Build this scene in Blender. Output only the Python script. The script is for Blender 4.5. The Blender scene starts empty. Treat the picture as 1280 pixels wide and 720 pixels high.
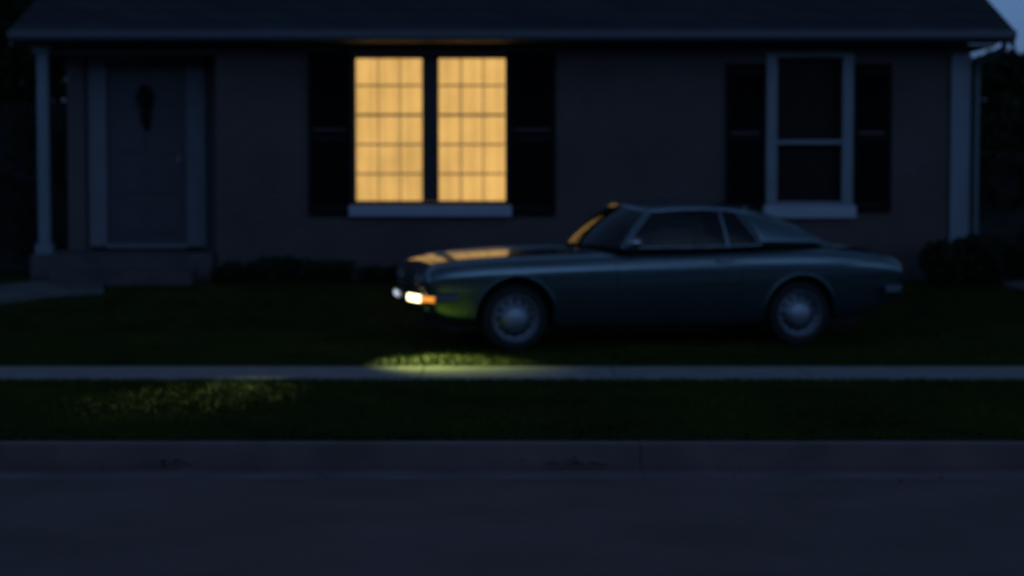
import bpy, bmesh, math, random
import numpy as np
from mathutils import Vector, Matrix
from mathutils.bvhtree import BVHTree
random.seed(4); rng=np.random.default_rng(7)
scn=bpy.context.scene
COL=scn.collection

# ---------------------------------------------------------------- helpers
def nt(name):
    m=bpy.data.materials.new(name); m.use_nodes=True
    return m,m.node_tree,m.node_tree.nodes['Principled BSDF']
def mat(name,col,rough=.6,metal=0,coat=0,noise=0,nscale=8,bump=0,bscale=40,spec=.5,col2=None,dist=.01):
    m,t,b=nt(name)
    b.inputs['Roughness'].default_value=rough; b.inputs['Metallic'].default_value=metal
    b.inputs['Coat Weight'].default_value=coat; b.inputs['Coat Roughness'].default_value=.04
    b.inputs['Specular IOR Level'].default_value=spec
    b.inputs['Base Color'].default_value=(*col,1)
    if noise or bump:
        tc=t.nodes.new('ShaderNodeTexCoord')
    if noise:
        n=t.nodes.new('ShaderNodeTexNoise'); n.inputs['Scale'].default_value=nscale; n.inputs['Detail'].default_value=6
        r=t.nodes.new('ShaderNodeMix'); r.data_type='RGBA'
        mr=t.nodes.new('ShaderNodeMapRange'); mr.inputs[1].default_value=.3; mr.inputs[2].default_value=.7
        c2=col2 or tuple(c*(1-noise) for c in col)
        r.inputs[6].default_value=(*col,1); r.inputs[7].default_value=(*c2,1)
        t.links.new(tc.outputs['Object'],n.inputs['Vector']); t.links.new(n.outputs['Fac'],mr.inputs[0])
        t.links.new(mr.outputs[0],r.inputs[0]); t.links.new(r.outputs[2],b.inputs['Base Color'])
    if bump:
        n=t.nodes.new('ShaderNodeTexNoise'); n.inputs['Scale'].default_value=bscale; n.inputs['Detail'].default_value=4
        bp=t.nodes.new('ShaderNodeBump'); bp.inputs['Strength'].default_value=bump; bp.inputs['Distance'].default_value=dist
        t.links.new(tc.outputs['Object'],n.inputs['Vector']); t.links.new(n.outputs['Fac'],bp.inputs['Height'])
        t.links.new(bp.outputs[0],b.inputs['Normal'])
    return m
def brick_mat(name,c1,c2,mort,bw,bh,offset=.5,ms=.012):
    m,t,b=nt(name); b.inputs['Roughness'].default_value=.85
    tc=t.nodes.new('ShaderNodeTexCoord'); s=t.nodes.new('ShaderNodeSeparateXYZ'); c=t.nodes.new('ShaderNodeCombineXYZ')
    a=t.nodes.new('ShaderNodeMath'); a.operation='ADD'
    t.links.new(tc.outputs['Object'],s.inputs[0]); t.links.new(s.outputs[0],a.inputs[0]); t.links.new(s.outputs[1],a.inputs[1])
    t.links.new(a.outputs[0],c.inputs[0]); t.links.new(s.outputs[2],c.inputs[1])
    k=t.nodes.new('ShaderNodeTexBrick'); k.inputs['Scale'].default_value=1; k.offset=offset
    k.inputs['Brick Width'].default_value=bw; k.inputs['Row Height'].default_value=bh; k.inputs['Mortar Size'].default_value=ms
    k.inputs['Color1'].default_value=(*c1,1); k.inputs['Color2'].default_value=(*c2,1); k.inputs['Mortar'].default_value=(*mort,1)
    t.links.new(c.outputs[0],k.inputs['Vector'])
    n=t.nodes.new('ShaderNodeTexNoise'); n.inputs['Scale'].default_value=1.3; n.inputs['Detail'].default_value=8
    t.links.new(tc.outputs['Object'],n.inputs['Vector'])
    mr=t.nodes.new('ShaderNodeMapRange'); mr.inputs[3].default_value=.6; mr.inputs[4].default_value=1.4
    t.links.new(n.outputs['Fac'],mr.inputs[0])
    mx=t.nodes.new('ShaderNodeMix'); mx.data_type='RGBA'; mx.blend_type='MULTIPLY'; mx.inputs[0].default_value=1
    t.links.new(k.outputs['Color'],mx.inputs[6]); t.links.new(mr.outputs[0],mx.inputs[7]); t.links.new(mx.outputs[2],b.inputs['Base Color'])
    bp=t.nodes.new('ShaderNodeBump'); bp.inputs['Distance'].default_value=.008; bp.invert=True
    t.links.new(k.outputs['Fac'],bp.inputs['Height']); t.links.new(bp.outputs[0],b.inputs['Normal'])
    return m
def emis(name,col,strength):
    m,t,b=nt(name); b.inputs['Base Color'].default_value=(*[c*.5 for c in col],1)
    b.inputs['Emission Color'].default_value=(*col,1); b.inputs['Emission Strength'].default_value=strength
    return m
def glass_mat(name,tint,ior=1.5,rough=0.02):
    m=bpy.data.materials.new(name); m.use_nodes=True; t=m.node_tree; t.nodes.clear()
    o=t.nodes.new('ShaderNodeOutputMaterial'); mx=t.nodes.new('ShaderNodeMixShader'); tr=t.nodes.new('ShaderNodeBsdfTransparent')
    gl=t.nodes.new('ShaderNodeBsdfGlossy'); gl.inputs['Roughness'].default_value=rough; f=t.nodes.new('ShaderNodeFresnel'); f.inputs[0].default_value=ior
    tr.inputs[0].default_value=(*tint,1)
    t.links.new(f.outputs[0],mx.inputs[0]); t.links.new(tr.outputs[0],mx.inputs[1]); t.links.new(gl.outputs[0],mx.inputs[2]); t.links.new(mx.outputs[0],o.inputs[0])
    return m
def empty(name,loc=(0,0,0),rz=0):
    e=bpy.data.objects.new(name,None); COL.objects.link(e); e.location=loc; e.rotation_euler=(0,0,rz); return e
def mesh(name,vs,fs,mats,parent=None,smooth=False,mi=None,subs=0,bevel=0):
    me=bpy.data.meshes.new(name); me.from_pydata([tuple(v) for v in vs],[],fs); me.update()
    o=bpy.data.objects.new(name,me); COL.objects.link(o)
    if not isinstance(mats,(list,tuple)): mats=[mats]
    for m in mats: me.materials.append(m)
    if mi: me.polygons.foreach_set('material_index',mi)
    bm=bmesh.new(); bm.from_mesh(me); bmesh.ops.recalc_face_normals(bm,faces=bm.faces); bm.to_mesh(me); bm.free()
    if smooth: me.polygons.foreach_set('use_smooth',[True]*len(me.polygons))
    if bevel:
        b=o.modifiers.new('b','BEVEL'); b.width=bevel; b.segments=2; b.limit_method='ANGLE'
    if subs:
        s=o.modifiers.new('s','SUBSURF'); s.levels=subs; s.render_levels=subs
    if parent: o.parent=parent
    return o
def boxvf(a,b,off=0):
    x0,y0,z0=a;x1,y1,z1=b
    vs=[(x0,y0,z0),(x1,y0,z0),(x1,y1,z0),(x0,y1,z0),(x0,y0,z1),(x1,y0,z1),(x1,y1,z1),(x0,y1,z1)]
    fs=[(0,3,2,1),(4,5,6,7),(0,1,5,4),(1,2,6,5),(2,3,7,6),(3,0,4,7)]
    return vs,[tuple(i+off for i in f) for f in fs]
def boxes(name,lst,m,parent=None,bevel=.006):
    V=[];F=[]
    for a,b in lst:
        v,f=boxvf(a,b,len(V)); V+=v;F+=f
    return mesh(name,V,F,m,parent,bevel=bevel)
def lathe(name,prof,m,parent,loc,seg=48,axis='y',flip=1):
    V=[];F=[];n=len(prof)
    for i in range(seg):
        a=2*math.pi*i/seg
        for r,h in prof:
            if axis=='y': V.append((loc[0]+r*math.cos(a),loc[1]+h*flip,loc[2]+r*math.sin(a)))
            else: V.append((loc[0]+h*flip,loc[1]+r*math.cos(a),loc[2]+r*math.sin(a)))
    for i in range(seg):
        j=(i+1)%seg
        for k in range(n-1): F.append((i*n+k,i*n+k+1,j*n+k+1,j*n+k))
    return mesh(name,V,F,m,parent,smooth=True)
def tube(name,pts,r,m,parent=None,seg=8,closed=False):
    cu=bpy.data.curves.new(name,'CURVE'); cu.dimensions='3D'; cu.bevel_depth=r; cu.bevel_resolution=2; cu.use_fill_caps=True
    sp=cu.splines.new('POLY'); sp.points.add(len(pts)-1)
    for p,q in zip(sp.points,pts): p.co=(*q,1)
    sp.use_cyclic_u=closed
    cu.materials.append(m)
    tmp=bpy.data.objects.new('tmp',cu); COL.objects.link(tmp)
    dg=bpy.context.evaluated_depsgraph_get(); me=bpy.data.meshes.new_from_object(tmp.evaluated_get(dg))
    bpy.data.objects.remove(tmp); me.name=name
    o=bpy.data.objects.new(name,me); COL.objects.link(o)
    me.polygons.foreach_set('use_smooth',[True]*len(me.polygons))
    if parent:o.parent=parent
    return o

# ---------------------------------------------------------------- materials
M_paint=mat('car_paint',(.125,.19,.205),.27,.82,1.0,noise=.12,nscale=3)
M_paint.node_tree.nodes['Principled BSDF'].inputs['Coat IOR'].default_value=1.65
M_chrome=mat('chrome',(.42,.45,.5),.2,1)
M_alloy=mat('wheel_silver',(.18,.20,.23),.4,.8)
M_hub=mat('hub_silver',(.32,.35,.40),.42,.7)
M_rubber=mat('rubber',(.018,.018,.018),.8,noise=.3,nscale=20)
M_black=mat('black_plastic',(.012,.012,.013),.7)
M_gap=mat('panel_gap',(.004,.004,.004),.9)
M_seat=mat('seat_vinyl',(.05,.04,.035),.55)
M_cglass=glass_mat('car_glass',(.45,.5,.5),1.6)
M_amber=emis('amber_lens',(1.0,.34,.04),1.1)
M_lamp=emis('lamp_lens',(1.0,.82,.42),5)
M_lampw=emis('lamp_lens_cool',(.75,.85,1.0),.8)
M_red=mat('red_lens',(.25,.01,.01),.2)
M_hl=mat('headlamp_glass',(.2,.22,.24),.15,.4,1)
M_brick=brick_mat('painted_brick',(.118,.086,.080),(.102,.076,.072),(.092,.070,.066),.22,.075)
M_siding=mat('siding_paint',(.12,.10,.10),.7,noise=.15,nscale=4)
M_white=mat('white_trim',(.42,.45,.50),.5,noise=.12,nscale=5)
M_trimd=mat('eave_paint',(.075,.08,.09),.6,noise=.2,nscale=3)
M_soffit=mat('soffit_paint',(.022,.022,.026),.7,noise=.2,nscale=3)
M_shut=mat('shutter_black',(.006,.005,.006),.8,spec=.15)
M_frame=mat('dark_frame',(.02,.018,.018),.6)
M_door=mat('door_paint',(.085,.078,.088),.5,noise=.15,nscale=3)
M_roof=brick_mat('roof_shingle',(.022,.023,.026),(.036,.037,.041),(.010,.010,.011),.3,.14,ms=.01)
M_conc=mat('concrete',(.36,.33,.31),.85,noise=.3,nscale=5,bump=.4,bscale=60)
M_kerb=mat('kerb_concrete',(.25,.165,.155),.85,noise=.45,nscale=2.5,bump=.5,bscale=50)
M_porch=mat('porch_concrete',(.12,.10,.10),.85,noise=.4,nscale=3,bump=.4)
M_asph=mat('asphalt',(.22,.135,.125),.85,noise=.3,nscale=1.2,bump=.6,bscale=120,dist=.006,spec=.2)
M_soil=mat('lawn_ground',(.040,.050,.012),.95,noise=.6,nscale=2.5,bump=.8,bscale=30,spec=.1)
M_grass=mat('grass_blade',(.060,.088,.013),.8,noise=.5,nscale=1.1,spec=.06)
M_leaf=mat('leaf',(.028,.042,.018),.7,noise=.6,nscale=3,spec=.15)
M_bark=mat('bark',(.05,.04,.03),.9,noise=.5,nscale=10,bump=.8)
M_dleaf=mat('fallen_leaf',(.035,.02,.012),.8,noise=.5,nscale=30)
M_wglass=glass_mat('window_glass',(.8,.8,.8),1.45)

# ---------------------------------------------------------------- terrain
def sm(t): t=max(0,min(1,t)); return t*t*(3-2*t)
def gz(y):
    if y<20.4: return 0.0
    return .38*sm((y-20.4)/2.3)
ys=[-600,-60,-10,1.9,2.0,2.05,12.05,12.08,12.2,13,15,16,17,18,19,20,20.4]+[20.4+.23*i for i in range(1,11)]+[23,24,26,30,40,80,600]
xs=[-600,-100,-30]+list(range(-12,13,2))+[30,100,600]
V=[];F=[]
for y in ys:
    z=gz(y)
    if 2.0<y<12.1: z=-.35
    if y in (2.0,): z=0
    for x in xs: V.append((x,y,z))
nx=len(xs)
for j in range(len(ys)-1):
    for i in range(nx-1): a=j*nx+i; F.append((a,a+1,a+1+nx,a+nx))
mesh('ground',V,F,M_soil)
# road with slight crown
V=[];F=[];rys=[2.1,3,5,7,9,10.5,11.6]
for y in rys:
    z=-.13+.05*(1-((y-6.85)/4.75)**2)
    for x in (-300,-20,20,300): V.append((x,y,z))
for j in range(len(rys)-1):
    for i in range(3): a=j*4+i; F.append((a,a+1,a+5,a+4))
mesh('road',V,F,M_asph)
# gutter + kerb sections
kerb=empty('kerb')
L=[];G=[]
x=-62.25
while x<60:
    L.append(((x,12.055,-.33),(x+8.998,12.2,.006))); G.append(((x,11.602,-.33),(x+8.998,12.053,-.128))); x+=9.0
boxes('kerb_stones',L,M_kerb,kerb,bevel=.006); boxes('gutter_apron',G,M_kerb,kerb,bevel=.003)
boxes('far_kerb',[((-60,1.95,-.33),(60,2.1,.006))],M_kerb,kerb,bevel=.02)
L=[];x=-60.7
while x<60: L.append(((x,15.76,-.1),(x+1.494,16.7,.022))); x+=1.5
boxes('sidewalk',L,M_conc,bevel=.004)
# garden path (stepping from porch, curving left)
def path(name,pts,w,m):
    V=[];F=[]
    P=[Vector(p) for p in pts]; fine=[]
    for i in range(len(P)-1):
        for k in range(6): fine.append(P[i].lerp(P[i+1],k/6))
    fine.append(P[-1])
    for i,p in enumerate(fine):
        d=(fine[min(i+1,len(fine)-1)]-fine[max(i-1,0)]).normalized(); n=Vector((-d.y,d.x))
        for s in (-.5,.5):
            q=p+n*w*s; V.append((q.x,q.y,gz(q.y)+.035)); V.append((q.x,q.y,gz(q.y)-.1))
    for i in range(len(fine)-1):
        a=i*4;b=a+4
        F+= [(a,a+2,b+2,b),(a+1,b+1,b+3,a+3),(a,b,b+1,a+1),(a+2,a+3,b+3,b+2)]
    return mesh(name,V,F,m)
M_path=mat('path_concrete',(.18,.165,.16),.85,noise=.4,nscale=3,bump=.4)
path('garden_path',[(-4.4,22.3),(-5.0,22.15),(-5.6,21.8),(-6.5,21.3),(-8,20.9),(-12,20.6)],.65,M_path)
path('garden_path',[(5.6,23.4),(5.65,22.5),(6.3,22.0),(8,21.8),(12,21.7)],.8,M_path)

# grass blades
def grass(name,n,x0,x1,y0,y1):
    X=rng.uniform(x0,x1,n);Y=rng.uniform(y0,y1,n)
    Z=np.array([gz(y) for y in Y])-.005
    A=rng.uniform(0,2*np.pi,n);H=rng.uniform(.02,.045,n);W=rng.uniform(.004,.009,n)
    lx=rng.normal(0,.020,n);ly=rng.normal(0,.020,n)
    v=np.empty((n,3,3)); c=np.cos(A)*W;s=np.sin(A)*W
    v[:,0]=np.stack([X-c,Y-s,Z],1);v[:,1]=np.stack([X+c,Y+s,Z],1);v[:,2]=np.stack([X+lx,Y+ly,Z+H],1)
    return v.reshape(-1,3)
vv=np.concatenate([grass('a',170000,-9,9,12.2,15.76),grass('b',150000,-9,9,16.7,22.9)])
me=bpy.data.meshes.new('lawn_grass'); n=len(vv)//3
me.vertices.add(n*3);me.vertices.foreach_set('co',vv.ravel());me.loops.add(n*3);me.loops.foreach_set('vertex_index',np.arange(n*3))
me.polygons.add(n);me.polygons.foreach_set('loop_start',np.arange(0,n*3,3));me.polygons.foreach_set('loop_total',np.full(n,3));me.update()
me.materials.append(M_grass);o=bpy.data.objects.new('lawn_grass',me);COL.objects.link(o)

# fallen leaves along the kerb
V=[];F=[]
def leafq(V,F,c,s,up=None):
    a=Vector(rng.normal(0,1,3)).normalized(); b=a.cross(Vector(rng.normal(0,1,3))).normalized()
    if up: a=Vector((math.cos(up),math.sin(up),rng.uniform(-.2,.3)));b=Vector((-math.sin(up),math.cos(up),rng.uniform(-.2,.3)))
    c=Vector(c);i=len(V); V+=[c-a*s,c+b*s*.5,c+a*s,c-b*s*.5];F.append((i,i+1,i+2,i+3))
for cx,cn in ((-2.0,14),(.35,26),(3.5,5),(-4.3,5)):
    for k in range(cn):
        leafq(V,F,(cx+rng.normal(0,.09),12.0-abs(rng.normal(0,.05)),-.10+abs(rng.normal(0,.02))),rng.uniform(.02,.04),up=rng.uniform(0.1,6))
for k in range(60): leafq(V,F,(rng.uniform(-6,6),rng.uniform(11.3,12.0),-.105),rng.uniform(.015,.03),up=rng.uniform(.1,6))
mesh('fallen_leaves',V,F,M_dleaf)

# ---------------------------------------------------------------- foliage
def leafmass(name,blobs,n,s,parent=None,m=None):
    V=[];F=[];tot=sum(b[3]*b[4]*b[5] for b in blobs)
    for (x,y,z,a,b,c) in blobs:
        k=int(n*a*b*c/tot)
        for i in range(k):
            d=Vector(rng.normal(0,1,3)).normalized(); r=rng.uniform(.35,1)**.4*(1+.15*math.sin(d.x*7+x)*math.cos(d.z*6+y))
            leafq(V,F,(x+d.x*a*r,y+d.y*b*r,z+d.z*c*r),s*rng.uniform(.6,1.3))
    return mesh(name,V,F,m or M_leaf,parent)
def shrub(x,y,w,d,h,n=2500,s=.04):
    e=empty('shrub',(x,y,gz(y)))
    bl=[]
    for i in range(7): bl.append((rng.uniform(-w,w)*.6,rng.uniform(-d,d)*.4,h*rng.uniform(.35,.6),w*.45,d*.6,h*rng.uniform(.35,.45)))
    leafmass('foliage',bl,n,s,e)
    for i in range(4): tube('stem',[(0,0,-.05),(rng.uniform(-w,w)*.4,rng.uniform(-d,d)*.3,h*.6)],.012,M_bark,e)
def tree(x,y,h,r,n=9000,z0=None,s=.10):
    e=empty('broadleaf_tree',(x,y,gz(y)))
    th=h*.35
    prof=[(.19,-.1),(.14,.3),(.11,th),(.08,th*1.6),(.02,h*.8)]
    V=[];F=[];sg=10
    for (rr,z) in prof:
        for k in range(sg):
            a=k*2*math.pi/sg; V.append((rr*math.cos(a)+.05*math.sin(z),rr*math.sin(a),z))
    for j in range(len(prof)-1):
        for k in range(sg): F.append((j*sg+k,j*sg+(k+1)%sg,(j+1)*sg+(k+1)%sg,(j+1)*sg+k))
    mesh('trunk',V,F,M_bark,e,smooth=True)
    bl=[]
    for i in range(16):
        a=rng.uniform(0,6.28);q=r*rng.uniform(.3,.95);zz=th+ (h-th)*rng.uniform(.1,.95); q*=1.1-.5*(zz/h)
        p=(q*math.cos(a),q*math.sin(a),zz); bl.append((*p,r*rng.uniform(.25,.4),r*rng.uniform(.25,.4),r*rng.uniform(.18,.3)))
        m0=(0,0,th+rng.uniform(0,.3)*(zz-th)); mid=((m0[0]+p[0])/2,(m0[1]+p[1])/2,(m0[2]+p[2])/2+.1)
        tube('limb',[m0,mid,p],.03,M_bark,e)
    leafmass('crown',bl,n,s,e)
def hedge(x0,x1,y,h,n=11000):
    e=empty('hedge',((x0+x1)/2,y,gz(y))); w=(x1-x0)/2; bl=[]
    k=int((x1-x0)*2)+2
    for i in range(k):
        for zz in (.25,.6,.85): bl.append((-w+2*w*i/(k-1)+rng.normal(0,.1),rng.normal(0,.1),h*zz+rng.normal(0,.05),.5,.45,h*.22))
    leafmass('foliage',bl,n,.06,e)
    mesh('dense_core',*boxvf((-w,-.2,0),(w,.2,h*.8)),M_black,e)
hedge(-11,-5.18,25.6,2.55,n=15000); hedge(5.45,11,26,1.8)
tree(-7.2,28,3.6,2.0,n=12000); tree(-10,33,5.2,2.6); tree(7.4,30,2.75,1.5,n=9000); tree(10.3,34,3.6,2.0); 
tree(8.6,40,3.1,1.7,n=5000)
shrub(4.75,22.3,.55,.35,.62,3500); shrub(5.45,22.5,.35,.3,.5,1800)
for cx,w,h in ((-3.0,.35,.24),(-2.5,.4,.30),(-1.9,.4,.26),(-1.4,.3,.20),(-.7,.4,.2),(.3,.4,.22),(1.3,.4,.2)):
    shrub(cx,22.6,w,.22,h,1100,.03)
# unseen tree rows added behind the camera to dim the wall and reflections
bl=[]
for i in range(40): bl.append((-40+80*i/39+rng.normal(0,.5),-22+rng.normal(0,1.2),rng.uniform(2.4,3.6),2.3,1.6,rng.uniform(2.6,3.6)))
for i in range(40): bl.append((-40+80*i/39+rng.normal(0,.5),-26+rng.normal(0,1.0),rng.uniform(1.5,3.2),2.3,1.6,rng.uniform(2.6,3.4)))
leafmass('unseen_dimming_trees',bl,36000,.5)

# ---------------------------------------------------------------- house
H=empty('suburban_house')
WY=23.0; WT=.2
def wallpiece(x0,x1,z0,z1): return ((x0,WY,z0),(x1,WY+WT,z1))
zt=3.0
W1=(-1.76,-.04,1.235,2.86); W2=(2.80,3.765,1.09,2.89)
L=[wallpiece(-3.27,W1[0],.1,zt),wallpiece(W1[0],W1[1],.1,W1[2]),wallpiece(W1[0],W1[1],W1[3],zt),
   wallpiece(W1[1],W2[0],.1,zt),wallpiece(W2[0],W2[1],.1,W2[2]),wallpiece(W2[0],W2[1],W2[3],zt),wallpiece(W2[1],5.0,.1,zt)]
L+=[((-3.27,WY+WT,.1),(-3.07,24.0,zt)),((4.8,WY+WT,.1),(5.0,31,zt)),((-5.1,24.2,.1),(-4.9,31,zt)),((-5.1,31,.1),(5.0,31.2,zt))]
boxes('brick_walls',L,M_brick,H,bevel=0)
for nm,x in (('gable_end',4.9),('gable_end_wall',-5.0)):
    mesh(nm,[(x-.09,23.05,3.0),(x-.09,31.1,3.0),(x-.09,27.1,4.5),(x+.09,23.05,3.0),(x+.09,31.1,3.0),(x+.09,27.1,4.5)],[(0,1,2),(3,5,4),(0,2,5,3),(1,4,5,2)],M_siding,H)
boxes('foundation',[((-3.29,22.97,.0),(5.02,23.0-.003,.5))],M_porch,H)
s=.33;RY=27.1;EY=22.3;EZ=3.10;rz=EZ+(RY-EY)*s
RX=5.36
V=[(-RX,EY,EZ),(RX,EY,EZ),(RX,RY,rz),(-RX,RY,rz),(RX,2*RY-EY,EZ),(-RX,2*RY-EY,EZ)]
V+=[(x,y,z-.07) for x,y,z in V]
mesh('roof',V,[(0,1,2,3),(3,2,4,5),(6,9,8,7),(9,11,10,8),(0,6,7,1),(1,7,8,2),(2,8,10,4),(4,10,11,5),(5,11,9,3),(3,9,6,0)],M_roof,H)
V=[];F=[]
for k in range(1,34):
    y=EY+k*.145; z=EZ+(y-EY)*s
    if y<RY:
        v,f=boxvf((-RX+.01,y-.01,z-.004),(RX-.01,y+.004,z+.007),len(V)); V+=v;F+=f
mesh('shingle_courses',V,F,M_roof,H)
boxes('fascia',[((-RX+.02,EY+.01,2.98),(RX-.02,EY+.05,EZ-.072+.02))],M_trimd,H)
gp=[(EY-.01,3.08),(EY-.012,3.02),(EY-.04,2.985),(EY-.08,2.985),(EY-.11,3.02),(EY-.115,3.085),(EY-.105,3.085),(EY-.10,3.025),(EY-.075,2.997),(EY-.045,2.997),(EY-.022,3.03),(EY-.02,3.08)]
V=[(x,y,z) for x in (-RX,RX) for y,z in gp];n=len(gp)
mesh('gutter',V,[(i,(i+1)%n,n+(i+1)%n,n+i) for i in range(n)]+[tuple(range(n)),tuple(range(n,2*n))],mat('gutter_paint',(.10,.108,.125),.5),H)
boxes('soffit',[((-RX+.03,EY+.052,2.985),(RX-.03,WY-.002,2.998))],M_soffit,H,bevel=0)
boxes('soffit_rake',[((5.003,WY,2.96),(RX-.03,31.5,2.98)),((-RX+.03,WY,2.96),(-5.103,31.5,2.98))],M_trimd,H,bevel=0)
boxes('frieze_board',[((-5.2,WY-.03,2.90),(5.03,WY-.003,2.982))],M_trimd,H)
for sx in (-1,1):
    a=RX*sx;b=a-.03*sx
    mesh('rake_board',[(a+.01*sx,EY,EZ-.02),(a+.01*sx,RY,rz-.02),(a+.01*sx,RY,rz-.20),(a+.01*sx,EY,EZ-.18),(b,EY,EZ-.02),(b,RY,rz-.02),(b,RY,rz-.2),(b,EY,EZ-.18)],
      [(0,1,2,3),(4,7,6,5),(0,4,5,1),(1,5,6,2),(2,6,7,3),(3,7,4,0)],M_trimd,H)
boxes('porch_slab',[((-5.28,22.75,.1),(-3.29,24.0,.68)),],M_porch,H,bevel=.015)
boxes('porch_step',[((-5.0,22.38,.1),(-3.45,22.748,.52)),],M_porch,H,bevel=.015)
V=[];F=[]
z=.68
while z<3.0:
    for xa,xb in ((-4.9,-4.86),(-3.58,-3.272)):
        i=len(V); V+=[(xa,24.0,z),(xb,24.0,z),(xb,24.018,z+.12),(xa,24.018,z+.12),(xa,24.03,z),(xb,24.03,z)];F+=[(i,i+1,i+2,i+3),(i,i+4,i+5,i+1)]
    z+=.12
mesh('porch_siding',V,F,M_siding,H)
boxes('porch_wall',[((-4.9,24.031,.6),(-4.86,24.2,3)),((-3.58,24.031,.6),(-3.07,24.2,3)),((-4.86,24.031,2.95),(-3.58,24.2,3)),((-5.1,23.9,.3),(-4.9,24.2,3))],M_siding,H,bevel=0)
boxes('door_casing',[((-4.87,23.95,.72),(-4.66,24.06,2.90)),((-3.74,23.95,.72),(-3.52,24.06,2.90)),((-4.66,23.952,2.83),(-3.74,24.06,2.93)),((-4.66,23.93,.70),(-3.74,24.06,.765))],mat('casing_paint',(.19,.195,.22),.5,noise=.15,nscale=4),H)
L=[((-4.655,24.0,.77),(-3.745,24.04,2.825))]
for zz0,zz1 in ((.87,1.25),(1.33,1.72),(1.80,2.25),(2.33,2.72)):
    for xa in (-4.57,-4.17): L.append(((xa,23.985,zz0),(xa+.34,23.998,zz1)))
boxes('front_door',L,M_door,H,bevel=.008)
tube('door_knob',[(-3.83,23.99,1.72),(-3.83,23.93,1.72)],.03,M_alloy,H)
e=leafmass('door_ornament',[(-4.2,23.93,2.42,.09,.05,.16),(-4.2,23.93,2.2,.05,.04,.14)],500,.035,H,M_black)
boxes('porch_post',[((-5.20,22.82,.80),(-5.08,22.94,2.87)),((-5.23,22.79,.681),(-5.05,22.97,.797)),((-5.23,22.79,2.873),(-5.05,22.963,2.98))],mat('post_paint',(.22,.25,.28),.5,noise=.15,nscale=4),H)
boxes('porch_beam',[((-5.2,22.965,2.87),(-3.3,22.968,2.9))],M_trimd,H,bevel=0)
boxes('corner_board',[((5.003-.17,22.95,.3),(5.05,22.998,2.88))],mat('corner_paint',(.24,.265,.30),.5,noise=.15,nscale=4),H)
tube('downspout',[(5.25,22.25,2.99),(5.25,22.3,2.9),(5.10,22.88,2.78),(5.10,22.9,2.6),(5.10,22.9,.5),(5.15,22.75,.42)],.035,mat('downspout_paint',(.10,.115,.13),.5),H)

# --- lit window
def curtain_mat():
    m=bpy.data.materials.new('lit_curtain'); m.use_nodes=True;t=m.node_tree;t.nodes.clear()
    o=t.nodes.new('ShaderNodeOutputMaterial');e=t.nodes.new('ShaderNodeEmission');tc=t.nodes.new('ShaderNodeTexCoord')
    w=t.nodes.new('ShaderNodeTexWave');w.inputs['Scale'].default_value=2.2;w.inputs['Distortion'].default_value=1.6;w.inputs['Detail'].default_value=1
    n=t.nodes.new('ShaderNodeTexNoise');n.inputs['Scale'].default_value=1.6;n.inputs['Detail'].default_value=3
    t.links.new(tc.outputs['Object'],w.inputs[0]);t.links.new(tc.outputs['Object'],n.inputs[0])
    a=t.nodes.new('ShaderNodeMath');a.operation='MULTIPLY_ADD';a.inputs[1].default_value=.12;t.links.new(w.outputs['Fac'],a.inputs[0])
    b=t.nodes.new('ShaderNodeMapRange');b.inputs[1].default_value=.25;b.inputs[2].default_value=.75;b.inputs[3].default_value=.70;b.inputs[4].default_value=1.06
    t.links.new(n.outputs['Fac'],b.inputs[0]);t.links.new(b.outputs[0],a.inputs[2])
    t.links.new(a.outputs[0],e.inputs['Strength']);e.inputs['Color'].default_value=(1.0,.58,.17,1)
    t.links.new(e.outputs[0],o.inputs[0]);return m
M_cur=curtain_mat()
x0,x1,z0,z1=W1
V=[];F=[];nx_=36
for i in range(nx_+1):
    x=x0+.02+(x1-x0-.04)*i/nx_; y=WY+.17+.012*math.sin(i*2.1)
    V+=[(x,y,z0+.01),(x,y,z1-.01)]
for i in range(nx_): F.append((2*i,2*i+2,2*i+3,2*i+1))
mesh('lit_curtain',V,F,M_cur,H,smooth=True)
cx=-.90
fr=[((x0,WY+.005,z0),(x0+.035,WY+.1,z1)),((x1-.035,WY+.005,z0),(x1,WY+.1,z1)),((cx-.09,WY+.005,z0+.03),(cx+.09,WY+.1,z1-.03)),
 ((x0+.035,WY+.005,z0),(x1-.035,WY+.1,z0+.028)),((x0+.035,WY+.005,z1-.028),(x1-.035,WY+.1,z1))]
boxes('lit_window_frame',fr,M_frame,H)
L=[];M_mun=mat('muntin',(.28,.20,.13),.6)
for a,b in ((x0+.035,cx-.09),(cx+.09,x1-.035)):
    for k in (1,2): xx=a+(b-a)*k/3; L.append(((xx-.006,WY+.06,z0+.03),(xx+.006,WY+.075,z1-.03)))
    for k in range(1,5):
        zz=z0+(z1-z0)*k/5; h=.009 if k!=3 else .013
        for c in range(3):
            xa=a+(b-a)*c/3+.007; xb=a+(b-a)*(c+1)/3-.007; L.append(((xa,WY+.058,zz-h),(xb,WY+.077,zz+h)))
boxes('lit_window_muntins',L,M_mun,H,bevel=0)
mesh('lit_window_glass',*(lambda v:(v,[(0,1,2,3)]))([(x0+.03,WY+.085,z0),(x1-.03,WY+.085,z0),(x1-.03,WY+.085,z1),(x0+.03,WY+.085,z1)]),M_wglass,H)
boxes('lit_window_sill',[((-1.80,22.90,1.09),(.0,WY-.002,1.215))],M_white,H,bevel=.012)
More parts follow.
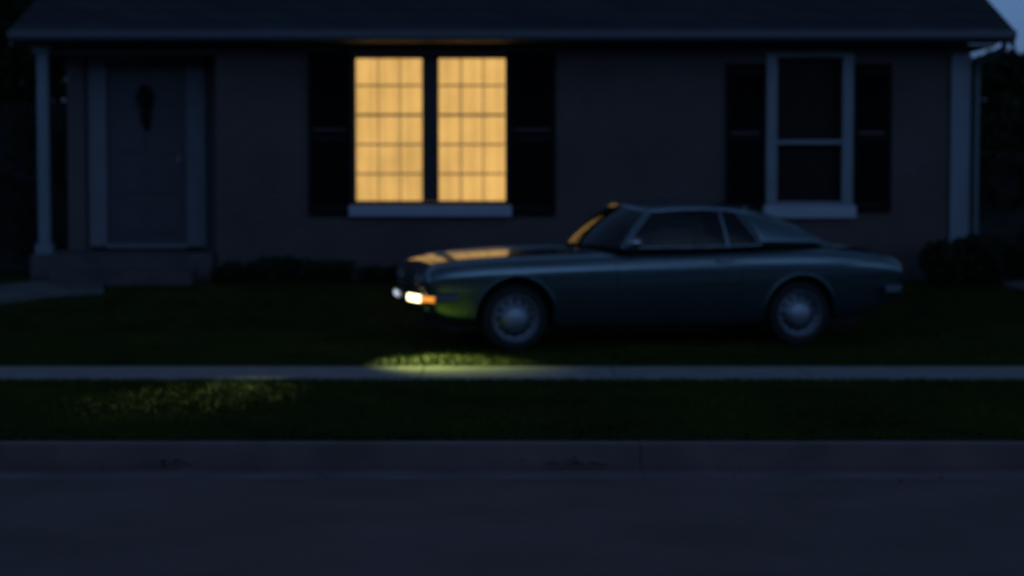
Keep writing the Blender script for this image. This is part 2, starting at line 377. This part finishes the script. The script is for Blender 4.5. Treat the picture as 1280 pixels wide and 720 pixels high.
def shutter(x0,x1,z0,z1):
    L=[((x0,22.955,z0),(x0+.05,22.997,z1)),((x1-.05,22.955,z0),(x1,22.997,z1))]
    for za,zb in ((z0,z0+.08),((z0+z1)/2-.04,(z0+z1)/2+.04),(z1-.08,z1)): L.append(((x0+.051,22.957,za),(x1-.051,22.997,zb)))
    V=[];F=[]
    for a,b in L: v,f=boxvf(a,b,len(V));V+=v;F+=f
    z=z0+.1
    while z<z1-.1:
        if abs(z-(z0+z1)/2)>.07:
            i=len(V);V+=[(x0+.05,22.962,z),(x1-.05,22.962,z),(x1-.05,22.992,z+.035),(x0+.05,22.992,z+.035)];F.append((i,i+1,i+2,i+3))
        z+=.035
    mesh('shutter',V,F,M_shut,H)
shutter(-2.24,-1.77,1.10,2.895);shutter(-.03,.48,1.10,2.895);shutter(2.36,2.795,1.14,2.77);shutter(3.77,4.18,1.14,2.77)
# --- dark window (double hung)
x0,x1,z0,z1=W2
fr=[((x0,WY-.03,z0+.13),(x0+.125,WY+.1,z1)),((x1-.125,WY-.03,z0+.13),(x1,WY+.1,z1)),((x0+.126,WY-.028,z1-.045),(x1-.126,WY+.1,z1)),
    ((x0+.126,WY-.01,1.885),(x1-.126,WY+.08,1.935)),((x0+.126,WY-.01,z0+.13),(x1-.126,WY+.08,z0+.165))]
boxes('dark_window_frame',fr,mat('sash_paint',(.25,.27,.30),.5,noise=.15,nscale=4),H)
boxes('dark_window_sill',[((x0-.03,WY-.09,z0-.02),(x1+.03,WY-.002,z0+.127))],M_white,H,bevel=.012)
mesh('dark_window_glass',[(x0+.1,WY+.05,z0+.1),(x1-.1,WY+.05,z0+.1),(x1-.1,WY+.05,z1),(x0+.1,WY+.05,z1)],[(0,1,2,3)],M_wglass,H)
mesh('dark_window_backing',[(x0-.01,WY+.16,z0-.01),(x1+.01,WY+.16,z0-.01),(x1+.01,WY+.16,z1+.01),(x0-.01,WY+.16,z1+.01)],[(0,1,2,3)],mat('dark_interior',(.06,.04,.035),.9),H)  # dark sheet standing in for the shade of the unlit room

# ---------------------------------------------------------------- car
CAR=empty('parked_car')
st=[# u,w,zb,zs,zc
(-.045,.66,.42,.64,.715),(-.03,.73,.36,.69,.765),(.04,.79,.29,.735,.82),(.30,.83,.23,.775,.865),(.75,.845,.20,.795,.89),
(1.2,.85,.19,.81,.908),(1.7,.85,.19,.825,.918),(2.3,.85,.19,.835,.922),(2.9,.852,.19,.85,.93),(3.35,.852,.19,.862,.938),(3.75,.845,.22,.855,.93),(4.12,.825,.27,.825,.905),
(4.36,.79,.33,.785,.86),(4.46,.755,.38,.73,.80),(4.48,.68,.44,.69,.74)]
def prof(u,w,zb,zs,zc):
    return [(0,zb),(.55*w,zb),(.88*w,zb+.01),(.925*w,zb+.07),(.968*w,zb+.42*(zs-zb)),(w,zb+.80*(zs-zb)),(.985*w,zs-.05),(.955*w,zs-.008),(.90*w,zs+.012),
            (.80*w,zs+.35*(zc-zs)+.012),(.45*w,zc-.012),(0,zc)]
V=[];F=[];np_=12
rings=[]
for s_ in st:
    p=prof(*s_);u=s_[0];idx=[]
    for k,(y,z) in enumerate(p): idx.append(len(V)); V.append((u,-y,z))
    r=[]
    for k,(y,z) in enumerate(p):
        if k in(0,np_-1): r.append(idx[k])
        else: r.append(len(V)); V.append((u,y,z))
    rings.append((idx,r))
for (l0,r0),(l1,r1) in zip(rings[:-1],rings[1:]):
    for k in range(np_-1):
        F.append((l0[k],l0[k+1],l1[k+1],l1[k])); F.append((r0[k],r1[k],r1[k+1],r0[k+1]))
for (l,r) in (rings[0],rings[-1]):
    for k in range(np_-1):
        q=[l[k],l[k+1],r[k+1],r[k]]; q2=[]
        for a in q:
            if a not in q2:q2.append(a)
        F.append(tuple(q2))
body=mesh('body_shell',V,F,[M_paint,M_black],CAR,smooth=True,subs=3)
dg=bpy.context.evaluated_depsgraph_get()
me=bpy.data.meshes.new_from_object(body.evaluated_get(dg)); body.modifiers.clear(); body.data=me
bmm=bmesh.new();bmm.from_mesh(me);BV=BVHTree.FromBMesh(bmm)
def side(u,z,s=-1,off=.0):
    h=BV.ray_cast(Vector((u,s*2,z)),Vector((0,-s,0)))
    return Vector((u,h[0].y+s*off,z)) if h[0] else None
def top(u,y,off=.0):
    h=BV.ray_cast(Vector((u,y,2)),Vector((0,0,-1)))
    return Vector((u,y,h[0].z+off)) if h[0] else None
def frontp(y,z,off=0,s=-1):
    h=BV.ray_cast(Vector((-2 if s<0 else 7,y,z)),Vector((-s,0,0)))
    return Vector((h[0].x+s*off,y,z)) if h[0] else None
WHU=(.75,3.42);WZ=.295
def cutter(vs,fs):
    c=mesh('cut',vs,fs,[M_black]);return c
cuts=[]
for wu in WHU:
    for s_ in (-1,1):
        R=.36 if wu<2 else .34
        V=[];F=[];n=48
        for yy in (.56*s_,1.1*s_):
            for k in range(n): a=2*math.pi*k/n; V.append((wu+R*math.cos(a),yy,WZ+.02+R*math.sin(a)))
        for k in range(n): F.append((k,(k+1)%n,n+(k+1)%n,n+k))
        F+= [tuple(range(n)),tuple(range(2*n-1,n-1,-1))]
        cuts.append(cutter(V,F))
cuts.append(cutter(*boxvf((1.80,-.66,.42),(3.25,.66,1.2))))
for c in cuts:
    m=body.modifiers.new('bo','BOOLEAN');m.operation='DIFFERENCE';m.object=c;m.solver='EXACT'
    try: m.material_mode='TRANSFER'
    except: pass
dg=bpy.context.evaluated_depsgraph_get();dg.update()
me=bpy.data.meshes.new_from_object(body.evaluated_get(dg)); body.modifiers.clear(); body.data=me
for c in cuts: bpy.data.objects.remove(c)
# arch lips
for wu,R in ((WHU[0],.365),(WHU[1],.345)):
    for s_ in (-1,1):
        pts=[]
        for k in range(33):
            a=math.radians(-12+204*k/32); u=wu+R*math.cos(a); z=WZ+.02+R*math.sin(a)
            p=side(u,min(z,.74),s_,.0)
            if p: pts.append((u,p.y,z))
        tube('arch_lip',pts,.013,M_paint,CAR)
# wheels
for wu in WHU:
    for s_ in (-1,1):
        W=empty('wheel'); W.parent=CAR; W.location=(wu,.70*s_,WZ)
        lathe('tyre',[(.20,-.09),(.26,-.098),(.285,-.085),(.295,-.06),(.295,.06),(.285,.085),(.26,.098),(.215,.092),(.20,.07)],M_rubber,W,(0,0,0),flip=s_)
        lathe('trim_ring',[(.212,.07),(.214,.094),(.205,.10),(.190,.09),(.185,.05)],M_alloy,W,(0,0,0),flip=s_)
        lathe('rim',[(.195,.06),(.175,.045),(.15,.052),(.12,.075),(.105,.08),(.10,.06)],M_alloy,W,(0,0,0),flip=s_)
        lathe('hub_cap',[(.115,.06),(.11,.082),(.075,.095),(.04,.10),(.0,.102)],M_hub,W,(0,0,0),flip=s_)
        lathe('brake_drum',[(.2,.0),(.0,.0)],M_black,W,(0,0,0),flip=s_)
        V=[];F=[]
        for k in range(12):
            a=2*math.pi*k/12;i=len(V);da=.12
            for (rr,aa) in ((.135,a-da),(.135,a+da),(.168,a+da*.8),(.168,a-da*.8)):
                V.append((rr*math.cos(aa),s_*(.0685 if rr<.15 else .0505),rr*math.sin(aa)))
            F.append((i,i+1,i+2,i+3))
        mesh('rim_slots',V,F,M_black,W)
# greenhouse
def qc(a,b,c,t):
    a,b,c=Vector(a),Vector(b),Vector(c)
    return a*(2*(t-.5)*(t-1))+b*(-4*t*(t-1))+c*(2*t*(t-.5))
def patch(name,A,B,m,n=16,k=8,bul=Vector((0,0,0)),thick=0,Mid=None):
    V=[];F=[]
    for j in range(k+1):
        t=j/k
        for i in range(n+1):
            s_=i/n; p=qc(*A,s_);q=qc(*B,s_)
            r=p.lerp(q,t)+bul*(4*t*(1-t))
            V.append(r)
    for j in range(k):
        for i in range(n): a=j*(n+1)+i;F.append((a,a+1,a+n+2,a+n+1))
    o=mesh(name,V,F,m,CAR,smooth=True)
    if thick:
        md=o.modifiers.new('t','SOLIDIFY');md.thickness=thick;md.offset=0
    return o
def mir(p): return (p[0],-p[1],p[2])
A0=(1.74,-.735,.905);A0c=(1.47,0,.925);A1=(2.02,-.585,1.222);A1c=(1.89,0,1.272)
C1=(2.98,-.57,1.215);C1c=(3.12,0,1.262);C0=(3.72,-.63,.925);C0c=(3.80,0,.938)
RMl=(2.48,-.61,1.250);RMc=(2.46,0,1.318)
patch('windshield',[A0,A0c,mir(A0)],[A1,A1c,mir(A1)],M_cglass,bul=Vector((-.02,0,.02)))
patch('rear_glass',[C0,C0c,mir(C0)],[C1,C1c,mir(C1)],M_cglass,bul=Vector((.03,0,.03)))
V=[];F=[];n=20;k=20
for j in range(k+1):
    t=j/k
    for i in range(n+1):
        s_=i/n
        a=qc(A1,A1c,mir(A1),s_);b=qc(RMl,RMc,mir(RMl),s_);c=qc(C1,C1c,mir(C1),s_)
        V.append(qc(a,b,c,t))
for j in range(k):
    for i in range(n): a=j*(n+1)+i;F.append((a,a+1,a+n+2,a+n+1))
o=mesh('roof_panel',V,F,M_paint,CAR,smooth=True);md=o.modifiers.new('t','SOLIDIFY');md.thickness=.03;md.offset=0
B0=(2.74,-.755,.91);B1=(2.70,-.595,1.237);Q0=(3.06,-.755,.925);Q1=(2.86,-.58,1.226)
for f,nm in ((lambda p:p,'l'),(mir,'r')):
    A_,B_,C_=f(A0),f(B0),f(Q0)
    sm_=-1 if nm=='l' else 1
    mid0=f((2.24,-.765,.905)); mid1=f((2.36,-.615,1.247))
    patch('door_glass',[A_,mid0,B_],[f(A1),mid1,f(B1)],M_cglass,bul=Vector((0,sm_*.02,0)))
    q0m=f((2.90,-.76,.917));q1m=f((2.78,-.59,1.232))
    patch('quarter_glass',[B_,q0m,C_],[f(B1),q1m,f(Q1)],M_cglass,bul=Vector((0,sm_*.02,0)))
    c0m=f((3.40,-.72,.93)); c1m=f((2.92,-.576,1.221))
    patch('sail_panel',[C_,c0m,f(C0)],[f(Q1),c1m,f(C1)],M_paint,bul=Vector((.02,sm_*.025,.02)),thick=.01)
    tube('a_pillar',[A_,qc(A_,Vector(A_).lerp(Vector(f(A1)),.5)+Vector((-.015,sm_*.015,.01)),f(A1),.5),f(A1)],.020,M_paint,CAR)
    tube('a_pillar_trim',[Vector(A_)+Vector((.02,sm_*.02,0)),Vector(f(A1))+Vector((.02,sm_*.018,-.005))],.008,M_chrome,CAR)
    tube('b_pillar',[B_,Vector(B_).lerp(Vector(f(B1)),.5)+Vector((0,sm_*.022,0)),f(B1)],.012,M_chrome,CAR)
    tube('vent_frame',[f((1.98,-.76,.908)),f((2.12,-.61,1.226))],.009,M_black,CAR)
    rail=[f(A1)]+[tuple(qc(f(A1),f(RMl),f(C1),t/10)+Vector((0,sm_*.008,-.004))) for t in range(1,10)]+[f(C1)]
    tube('drip_rail',rail,.012,M_chrome,CAR)
    tube('belt_trim',[tuple(qc(A_,mid0,B_,t/8)+Vector((0,sm_*.01,.004))) for t in range(9)]+[tuple(qc(B_,q0m,C_,t/4)+Vector((0,sm_*.01,.004))) for t in range(1,5)],.008,M_chrome,CAR)
    tube('quarter_trim',[C_,Vector(C_).lerp(Vector(f(Q1)),.5)+Vector((0,sm_*.022,0)),f(Q1)],.007,M_chrome,CAR)
    tube('rear_pillar',[f(C0),tuple(Vector(f(C0)).lerp(Vector(f(C1)),.5)+Vector((.03,0,.03))),f(C1)],.018,M_paint,CAR)
tube('windshield_trim',[tuple(qc(A0,A0c,mir(A0),t/16)) for t in range(17)],.012,M_black,CAR)
tube('windshield_header',[tuple(qc(A1,A1c,mir(A1),t/16)) for t in range(17)],.014,M_chrome,CAR)
tube('rear_glass_trim',[tuple(qc(C0,C0c,mir(C0),t/16)) for t in range(17)],.012,M_chrome,CAR)
def ribbon(name,pts,r,m): 
    pts=[p for p in pts if p is not None]
    return tube(name,[tuple(p) for p in pts],r,m,CAR)
for s_ in (-1,1):
    ribbon('door_gap',[side(1.66+.02*math.sin(z*4),z,s_,-.001) for z in np.linspace(.24,.86,14)],.0035,M_gap)
    ribbon('door_gap_rear',[side(2.86-.03*(z-.24),z,s_,-.001) for z in np.linspace(.24,.87,14)],.0035,M_gap)
    ribbon('sill_gap',[side(u,.24,s_,-.001) for u in np.linspace(1.66,2.86,10)],.004,M_gap)
    ribbon('rocker_trim',[side(u,.215+.01,s_,.002) for u in np.linspace(1.17,3.02,16)],.008,M_black)
    ribbon('crease_line',[side(u,.755,s_,.000) for u in np.linspace(.12,4.3,40)],.006,M_paint)
    ribbon('hood_gap',[top(u,s_*(.66+.02*u),-.001) for u in np.linspace(.06,1.45,16)],.0045,M_gap)
    ribbon('trunk_gap',[top(u,s_*.60,-.001) for u in np.linspace(3.88,4.36,10)],.0045,M_gap)
    p=side(2.68,.79,s_,.012); tube('door_handle',[p+Vector((-.09,0,0)),p+Vector((-.07,s_*.02,0)),p+Vector((.07,s_*.02,0)),p+Vector((.09,0,0))],.011,M_chrome,CAR)
ribbon('hood_front_gap',[top(.08,y,-.001) for y in np.linspace(-.66,.66,20)],.0045,M_gap)
for y in (-.22,.22): ribbon('hood_rib',[top(u,y,.0) for u in np.linspace(.15,1.35,20)],.008,M_paint)
ribbon('trunk_rear_gap',[top(4.36,y,-.001) for y in np.linspace(-.6,.6,20)],.0045,M_gap)
for s_ in (-1,):
    mb=lathe('door_mirror',[(0,-.07),(.03,-.06),(.042,-.03),(.045,.01),(.04,.035),(0,.038)],M_chrome,CAR,(1.84,-.85,.955),axis='x',seg=20)
    tube('mirror_stem',[(1.86,-.77,.90),(1.85,-.82,.92),(1.84,-.85,.94)],.010,M_chrome,CAR)
def sweep(name,path,h,d,m,z):
    V=[];F=[];sec=[(-d/2,-h/2+.015),(-d/2,h/2-.015),(-d/4,h/2),(d/4,h/2),(d/2,h/2-.015),(d/2,-h/2+.015),(d/4,-h/2),(-d/4,-h/2)]
    n=len(sec);P=[Vector(p) for p in path]
    for i,p in enumerate(P):
        t=(P[min(i+1,len(P)-1)]-P[max(i-1,0)]).normalized();nr=Vector((t.y,-t.x))
        for a,b in sec: V.append((p.x+nr.x*a,p.y+nr.y*a,z+b))
    for i in range(len(P)-1):
        for k_ in range(n): F.append((i*n+k_,i*n+(k_+1)%n,(i+1)*n+(k_+1)%n,(i+1)*n+k_))
    F+=[tuple(range(n)),tuple(range((len(P)-1)*n,len(P)*n))]
    return mesh(name,V,F,m,CAR,smooth=False,bevel=.006)
BX=-.09
def bpath(x0,xr,sgn):
    pts=[]
    for k_ in range(25):
        y=-.79+1.58*k_/24; a=abs(y)/.79; pts.append((x0+sgn*xr*(a**5)+sgn*.05*a*a,y))
    return [(pts[0][0]+sgn*.16,-.845)]+pts+[(pts[-1][0]+sgn*.16,.845)]
M_bump=mat('bumper_chrome',(.20,.21,.23),.3,1)
sweep('front_bumper',bpath(BX,.10,1),.08,.045,M_bump,.47)
sweep('rear_bumper',bpath(4.54,.10,-1),.08,.045,M_bump,.50)
def lens(name,ya,yb,z,h,m):
    V=[];F=[];n=8
    for k_ in range(n+1):
        y=ya+(yb-ya)*k_/n;a=abs(y)/.79;x=BX+.10*(a**5)+.05*a*a
        for zz in (-h/2,-h*.3,h*.3,h/2):
            V.append((x-(.026 if abs(zz)>h*.4 else .036),y,z+zz))
    for k_ in range(n):
        for q in range(3): a=k_*4+q;F.append((a,a+1,a+5,a+4))
    return mesh(name,V,F,m,CAR,smooth=True)
lens('front_lamp',-.60,-.26,.47,.065,M_lamp)
lens('turn_signal',-.78,-.615,.47,.05,M_amber)
lens('front_lamp_far',.16,.56,.47,.055,M_lampw)
# grille & headlights
for z in (.565,.595,.625,.655,.685):
    pts=[frontp(y,z,.008) for y in np.linspace(-.58,.58,24)]
    ribbon('grille_bar',pts,.006,M_bump)
P=[[frontp(y,z,.002) for y in np.linspace(-.62,.62,24)] for z in (.55,.625,.70)]
V=[p for r in P for p in r]; F=[(j*24+i,j*24+i+1,(j+1)*24+i+1,(j+1)*24+i) for j in range(2) for i in range(23)]
mesh('grille',V,F,M_black,CAR)
for y in (-.53,-.34,.34,.53):
    lathe('headlight',[(.0,-.030),(.05,-.026),(.068,-.012),(.07,.02)],M_hl,CAR,(-.035+.05*abs(y)**3,y,.625),axis='x',seg=24)
    lathe('headlight_bezel',[(.068,.02),(.070,-.022),(.080,-.022),(.084,.03)],M_bump,CAR,(-.035+.05*abs(y)**3,y,.625),axis='x',seg=24)
for s_ in (-1,1): boxes('tail_light',[((4.38,.42*s_-.17,.60),(4.495,.42*s_+.17,.69))],M_red,CAR,bevel=.01)
boxes('underbody',[((.2,-.55,.17),(4.1,.55,.30))],M_black,CAR)
tube('exhaust',[(3.9,.35,.24),(4.5,.35,.25)],.025,M_bump,CAR)
def seat(u,y,w):
    boxes('seat_cushion',[((u,y-w/2,.42),(u+.5,y+w/2,.58))],M_seat,CAR,bevel=.05)
    V,F=boxvf((0,y-w/2,.5),(.13,y+w/2,1.0)); V=[(a+u+.45+.25*(c-.5),b,c) for a,b,c in V]
    mesh('seat_back',V,F,M_seat,CAR,bevel=.05)
seat(2.15,-.33,.5);seat(2.15,.33,.5);seat(2.75,0,1.15)
boxes('dashboard',[((1.80,-.65,.70),(1.98,.65,.915))],M_black,CAR,bevel=.04)
pts=[]
for k_ in range(24):
    a=k_*2*math.pi/24; pts.append((2.10+.07*math.sin(a),-.33+.18*math.cos(a),.84+.165*math.sin(a)))
tube('steering_wheel',pts,.011,M_black,CAR,closed=True)
tube('steering_column',[(1.95,-.33,.76),(2.10,-.33,.84)],.02,M_black,CAR)
CAR.rotation_euler=(0,0,math.radians(14)); CAR.location=(-.885,18.86,0.0)
bpy.context.view_layer.update()
def spot(name,loc,target,energy,size,blend,col,sx=1):
    l=bpy.data.lights.new(name,'SPOT');l.energy=energy;l.spot_size=math.radians(size);l.spot_blend=blend;l.color=col;l.shadow_soft_size=.03
    o=bpy.data.objects.new(name,l);COL.objects.link(o)
    o.location=CAR.matrix_world@Vector(loc); d=Vector(target)-o.location; o.rotation_euler=d.to_track_quat('-Z','Y').to_euler()
    o.scale=(sx,1,1)
    o.parent=CAR; o.matrix_parent_inverse=CAR.matrix_world.inverted()
spot('added_pool_spot',(-.20,-.42,.475),(-.62,17.5,0),430,37,1,(.82,1,.24),1.9)  # added spot for the lawn light pool by the car; true source unclear
spot('added_pool_spot_left',(-.14,-.36,.64),(-2.2,14.75,0),1500,6.6,1,(.85,1,.30),3.6)  # added spot for the left lawn pool, set at an unlit headlight

# ---------------------------------------------------------------- sky / sun
w=bpy.data.worlds.new('World');scn.world=w;w.use_nodes=True;t=w.node_tree
bg=t.nodes['Background'];sk=t.nodes.new('ShaderNodeTexSky');sk.sky_type='NISHITA';sk.sun_disc=False
SE=math.radians(1.5);SR=math.radians(160)
sk.sun_elevation=SE;sk.sun_rotation=SR
bw=t.nodes.new('ShaderNodeRGBToBW');m0=t.nodes.new('ShaderNodeMix');m0.data_type='RGBA';m0.inputs[0].default_value=.9
mx=t.nodes.new('ShaderNodeMix');mx.data_type='RGBA';mx.blend_type='MULTIPLY';mx.inputs[0].default_value=1
mx.inputs[7].default_value=(.34,.70,1.50,1)
t.links.new(sk.outputs[0],bw.inputs[0]);t.links.new(sk.outputs[0],m0.inputs[6]);t.links.new(bw.outputs[0],m0.inputs[7])
t.links.new(m0.outputs[2],mx.inputs[6]);t.links.new(mx.outputs[2],bg.inputs[0]);bg.inputs[1].default_value=.165
sl=bpy.data.lights.new('sun','SUN');sl.energy=.02;sl.angle=math.radians(40);sl.color=(.6,.75,1)
so=bpy.data.objects.new('sun',sl);COL.objects.link(so)
d=Vector((math.sin(SR)*math.cos(.5),math.cos(SR)*math.cos(.5),math.sin(.5)))
so.rotation_euler=(-d).to_track_quat('-Z','Y').to_euler()

# ---------------------------------------------------------------- camera
cd=bpy.data.cameras.new('camera');cd.lens=73.1;cd.sensor_width=36;cd.clip_end=2000;cd.clip_start=.1
cd.dof.use_dof=True;cd.dof.focus_distance=6.3;cd.dof.aperture_fstop=2.7
co=bpy.data.objects.new('camera',cd);COL.objects.link(co);co.location=(0,0,1.6);co.rotation_euler=(math.radians(90-3.24),0,0)
scn.camera=co
scn.view_settings.view_transform='Standard';scn.view_settings.look='None';scn.view_settings.exposure=0
